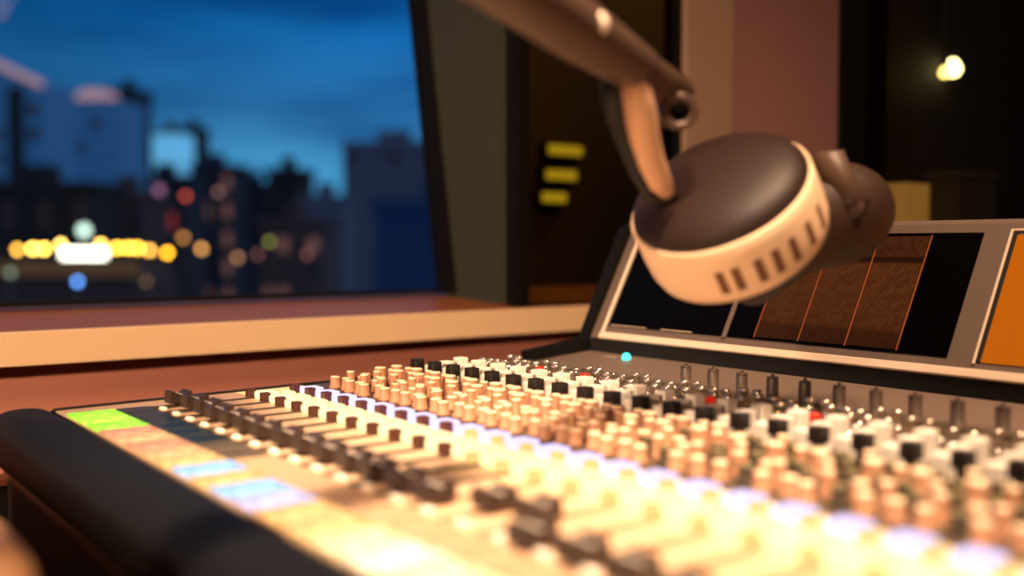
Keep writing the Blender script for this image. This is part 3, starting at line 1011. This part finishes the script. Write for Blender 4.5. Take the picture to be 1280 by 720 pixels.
M['lampmetal'] = mat('dark_lamp_metal', (20, 20, 22), .6, noise=.1)
lamps = [(22, 312, (255, 190, 70), 3.2, 'first small yellow street lamp from the left frame edge'),
         (41, 311, (255, 205, 90), 6, 'second yellow street lamp from the left frame edge'),
         (55, 311, (255, 200, 80), 6, 'yellow street lamp touching the left of the white glare'),
         (76, 306, (255, 205, 100), 5, 'yellow street lamp over the left end of the white glare'),
         (126, 306, (255, 200, 90), 5, 'yellow street lamp over the right end of the white glare'),
         (146, 310, (255, 190, 60), 5.5, 'first street lamp in the yellow row right of the white glare'),
         (160, 310, (255, 195, 60), 5.5, 'middle street lamp in the yellow row right of the white glare'),
         (172, 310, (255, 190, 60), 5.5, 'last street lamp in the merged yellow row right of the white glare'),
         (187, 313, (240, 175, 70), 4, 'yellow street lamp ending the yellow row'),
         (209, 316, (255, 175, 30), 4.5, 'single amber street lamp right of the yellow row'),
         (229, 297, (170, 112, 50), 2.0, 'dim brown street lamp standing higher than its neighbours'),
         (252, 311, (200, 140, 70), 2.6, 'tan street lamp right of the higher dim one'),
         (297, 322, (150, 105, 70), 1.8, 'last faint tan street lamp in the middle of the window'),
         (337, 302, (150, 150, 60), .9, 'tiny greenish street lamp before the pinkish shop'),
         (232, 245, (170, 62, 48), 1.6, 'red lamp glow below the blue tower'),
         (273, 240, (120, 84, 76), 1.2, 'dim rose lamp on the skyline right of the red one'),
         (105, 288, (150, 175, 160), 1.9, 'pale green-white lamp above the white glare'),
         (97, 352, (90, 150, 235), 2.6, 'blue lamp below the white glare'),
         (13, 341, (110, 130, 110), 1.2, 'grey-green lamp low at the left frame edge'),
         (183, 352, (110, 84, 44), 1.0, 'faint brown lamp low under the yellow row'),
         (384, 318, (120, 72, 66), 1.0, 'faint pinkish lamp at the right of the shop'),
         (322, 318, (120, 72, 66), 1.0, 'faint pinkish lamp at the left of the shop')]
for k, (px, py, col, es, lab) in enumerate(lamps):
    d = 57 if py < 325 else 42
    if py > 335:
        d = 36
    if py < 260:
        d = 61
    p = at_depth(px, py, d)
    r = 3.4 / FPX * d * (1.9 if px == 105 else 1)
    m = emis('street_lamp_glow', col, es * 3.2)
    t = thing('street_lamp', lab, 'street lamp', (p.x, p.y, ZG), 'street lamps outside the window')
    obj('globe', MB().lathe([(r * math.sin(a), -r * math.cos(a)) for a in [i * PI / 8 for i in range(9)]], 16, Matrix.Translation(p)), m, t)
    obj('pole', MB().tube([(p.x, p.y, ZG), (p.x, p.y, p.z - r)], [.07, .05], 10), 'lampmetal', t)
# brightly lit canopy
p = at_depth(105, 317, 56)
cn = thing('lit_canopy', 'long white glowing canopy sign among the yellow street lamps', 'canopy', (p.x, p.y, ZG))
M['canopy_glow'] = emis('canopy_white_glow', (255, 250, 225), 7)
R3 = Matrix((BDX, BDY, Vector((0, 0, 1)))).transposed().to_4x4()
mt = Matrix.Translation(p) @ R3
obj('light_box', B(-1.15, 1.15, -.3, .3, -.22, .22, bevel=.05, mtx=mt), 'canopy_glow', cn)
obj('roof', B(-1.3, 1.3, -.4, .4, .22, .32, mtx=mt), 'lampmetal', cn)
for xx in (-1.1, 1.1):
    a = mt @ Vector((xx, 0, 0))
    obj('post', B(a.x - .08, a.x + .08, a.y - .08, a.y + .08, ZG, p.z - .22), 'lampmetal', cn)
# low wall / terrace under the lamps, lamplight painted in as emission
p = at_depth(95, 336, 50)
M['terrace'] = mat('terrace_painted_lamplight', (110, 84, 50), .7, emit=(92, 66, 38), es=.5, noise=.6, nscale=.5)
tr = thing('terrace', 'low terrace with painted warm brown lamplight below the yellow street lamps', 'terrace', (p.x, p.y, ZG))
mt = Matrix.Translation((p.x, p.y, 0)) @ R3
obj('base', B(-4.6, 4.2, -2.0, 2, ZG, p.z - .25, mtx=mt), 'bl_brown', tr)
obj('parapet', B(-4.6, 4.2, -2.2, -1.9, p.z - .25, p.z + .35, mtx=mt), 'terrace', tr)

# ------------------------------------------------------------------ sky
w = bpy.data.worlds.new('dusk_sky')
SC.world = w
w.use_nodes = True
nt = w.node_tree
bg = nt.nodes['Background']
tc = nt.nodes.new('ShaderNodeTexCoord')
sep = nt.nodes.new('ShaderNodeSeparateXYZ')
nt.links.new(tc.outputs['Generated'], sep.inputs[0])
rm = nt.nodes.new('ShaderNodeValToRGB')
for p_, c in ((0.0, (40, 96, 138)), (.08, (52, 118, 160)), (.13, (30, 88, 136)), (.2, (10, 78, 134)), (.4, (6, 56, 104))):
    e = rm.color_ramp.elements.new(p_); e.color = (*s2l(c), 1)
rm.color_ramp.elements.remove(rm.color_ramp.elements[0])
nt.links.new(sep.outputs['Z'], rm.inputs[0])
mp = nt.nodes.new('ShaderNodeMapping')
mp.inputs['Scale'].default_value = (2.2, 2.2, 11)
nt.links.new(tc.outputs['Generated'], mp.inputs[0])
nz = nt.nodes.new('ShaderNodeTexNoise')
nz.inputs['Scale'].default_value = 1.6
nz.inputs['Detail'].default_value = 4
nt.links.new(mp.outputs[0], nz.inputs['Vector'])
cr = nt.nodes.new('ShaderNodeValToRGB')
cr.color_ramp.elements[0].position = .36
cr.color_ramp.elements[0].color = (.42, .5, .62, 1)
cr.color_ramp.elements[1].position = .64
cr.color_ramp.elements[1].color = (1.25, 1.2, 1.15, 1)
nt.links.new(nz.outputs['Fac'], cr.inputs[0])
mx = nt.nodes.new('ShaderNodeMix'); mx.data_type = 'RGBA'; mx.blend_type = 'MULTIPLY'
mx.inputs['Factor'].default_value = 1
nt.links.new(rm.outputs[0], mx.inputs['A']); nt.links.new(cr.outputs[0], mx.inputs['B'])
nt.links.new(mx.outputs['Result'], bg.inputs['Color'])
mr = nt.nodes.new('ShaderNodeMapRange')            # brighter toward the afterglow side
mr.inputs['From Min'].default_value = .15; mr.inputs['From Max'].default_value = .52
mr.inputs['To Min'].default_value = .95; mr.inputs['To Max'].default_value = 1.7
nt.links.new(sep.outputs['Y'], mr.inputs['Value'])
nt.links.new(mr.outputs['Result'], bg.inputs['Strength'])


# ------------------------------------------------------------------ lights
def light(kind, name, loc, target, power, col, **kw):
    l = bpy.data.lights.new(name, kind)
    l.energy = power
    l.color = col
    for k, v in kw.items():
        setattr(l, k, v)
    o = bpy.data.objects.new(name, l)
    C.objects.link(o)
    o.location = Vector(loc) + Vector((0, 0, ZO))
    d = Vector(target) - Vector(loc)
    o.rotation_euler = d.to_track_quat('-Z', 'Y').to_euler()
    return o


WARM = (1.0, .65, .40)
light('SPOT', 'console_spot', (.1, -.1, 1.5), (-.46, .30, -.15), 430, (1.0, .73, .50), spot_size=math.radians(27), spot_blend=1.0, shadow_soft_size=.05)
light('SPOT', 'wall_wash', (.2, -1.7, .55), (-1.3, .40, -.12), 400, WARM, spot_size=math.radians(40), spot_blend=.8, shadow_soft_size=.06)
light('AREA', 'ceiling_soft', (.1, .5, 1.65), (-.5, .6, -.2), 32, WARM, size=.6)
light('SPOT', 'bridge_spot', (-.05, .62, 1.4), (-.58, .70, -.06), 135, WARM, spot_size=math.radians(44), spot_blend=.8, shadow_soft_size=.22)
light('POINT', 'corridor_fill', (-1.55, 1.9, 1.1), (0, 0, 0), 9, (1.0, .75, .35), shadow_soft_size=.08)  # added fill that lifts the corridor brown, no fixture there

# ------------------------------------------------------------------ camera
cd = bpy.data.cameras.new('camera')
cam = bpy.data.objects.new('camera', cd)
C.objects.link(cam)
cam.matrix_world = Matrix.Translation((0, 0, ZO)) @ Matrix((RV, UV, -FV)).transposed().to_4x4()
cd.sensor_width = 36
cd.lens = FPX * 36 / 1280
cd.clip_start = .02
cd.clip_end = 1000
cd.dof.use_dof = True
cd.dof.focus_distance = 1.03
cd.dof.aperture_fstop = 2.1
SC.camera = cam
SC.view_settings.view_transform = 'Standard'
SC.view_settings.look = 'None'
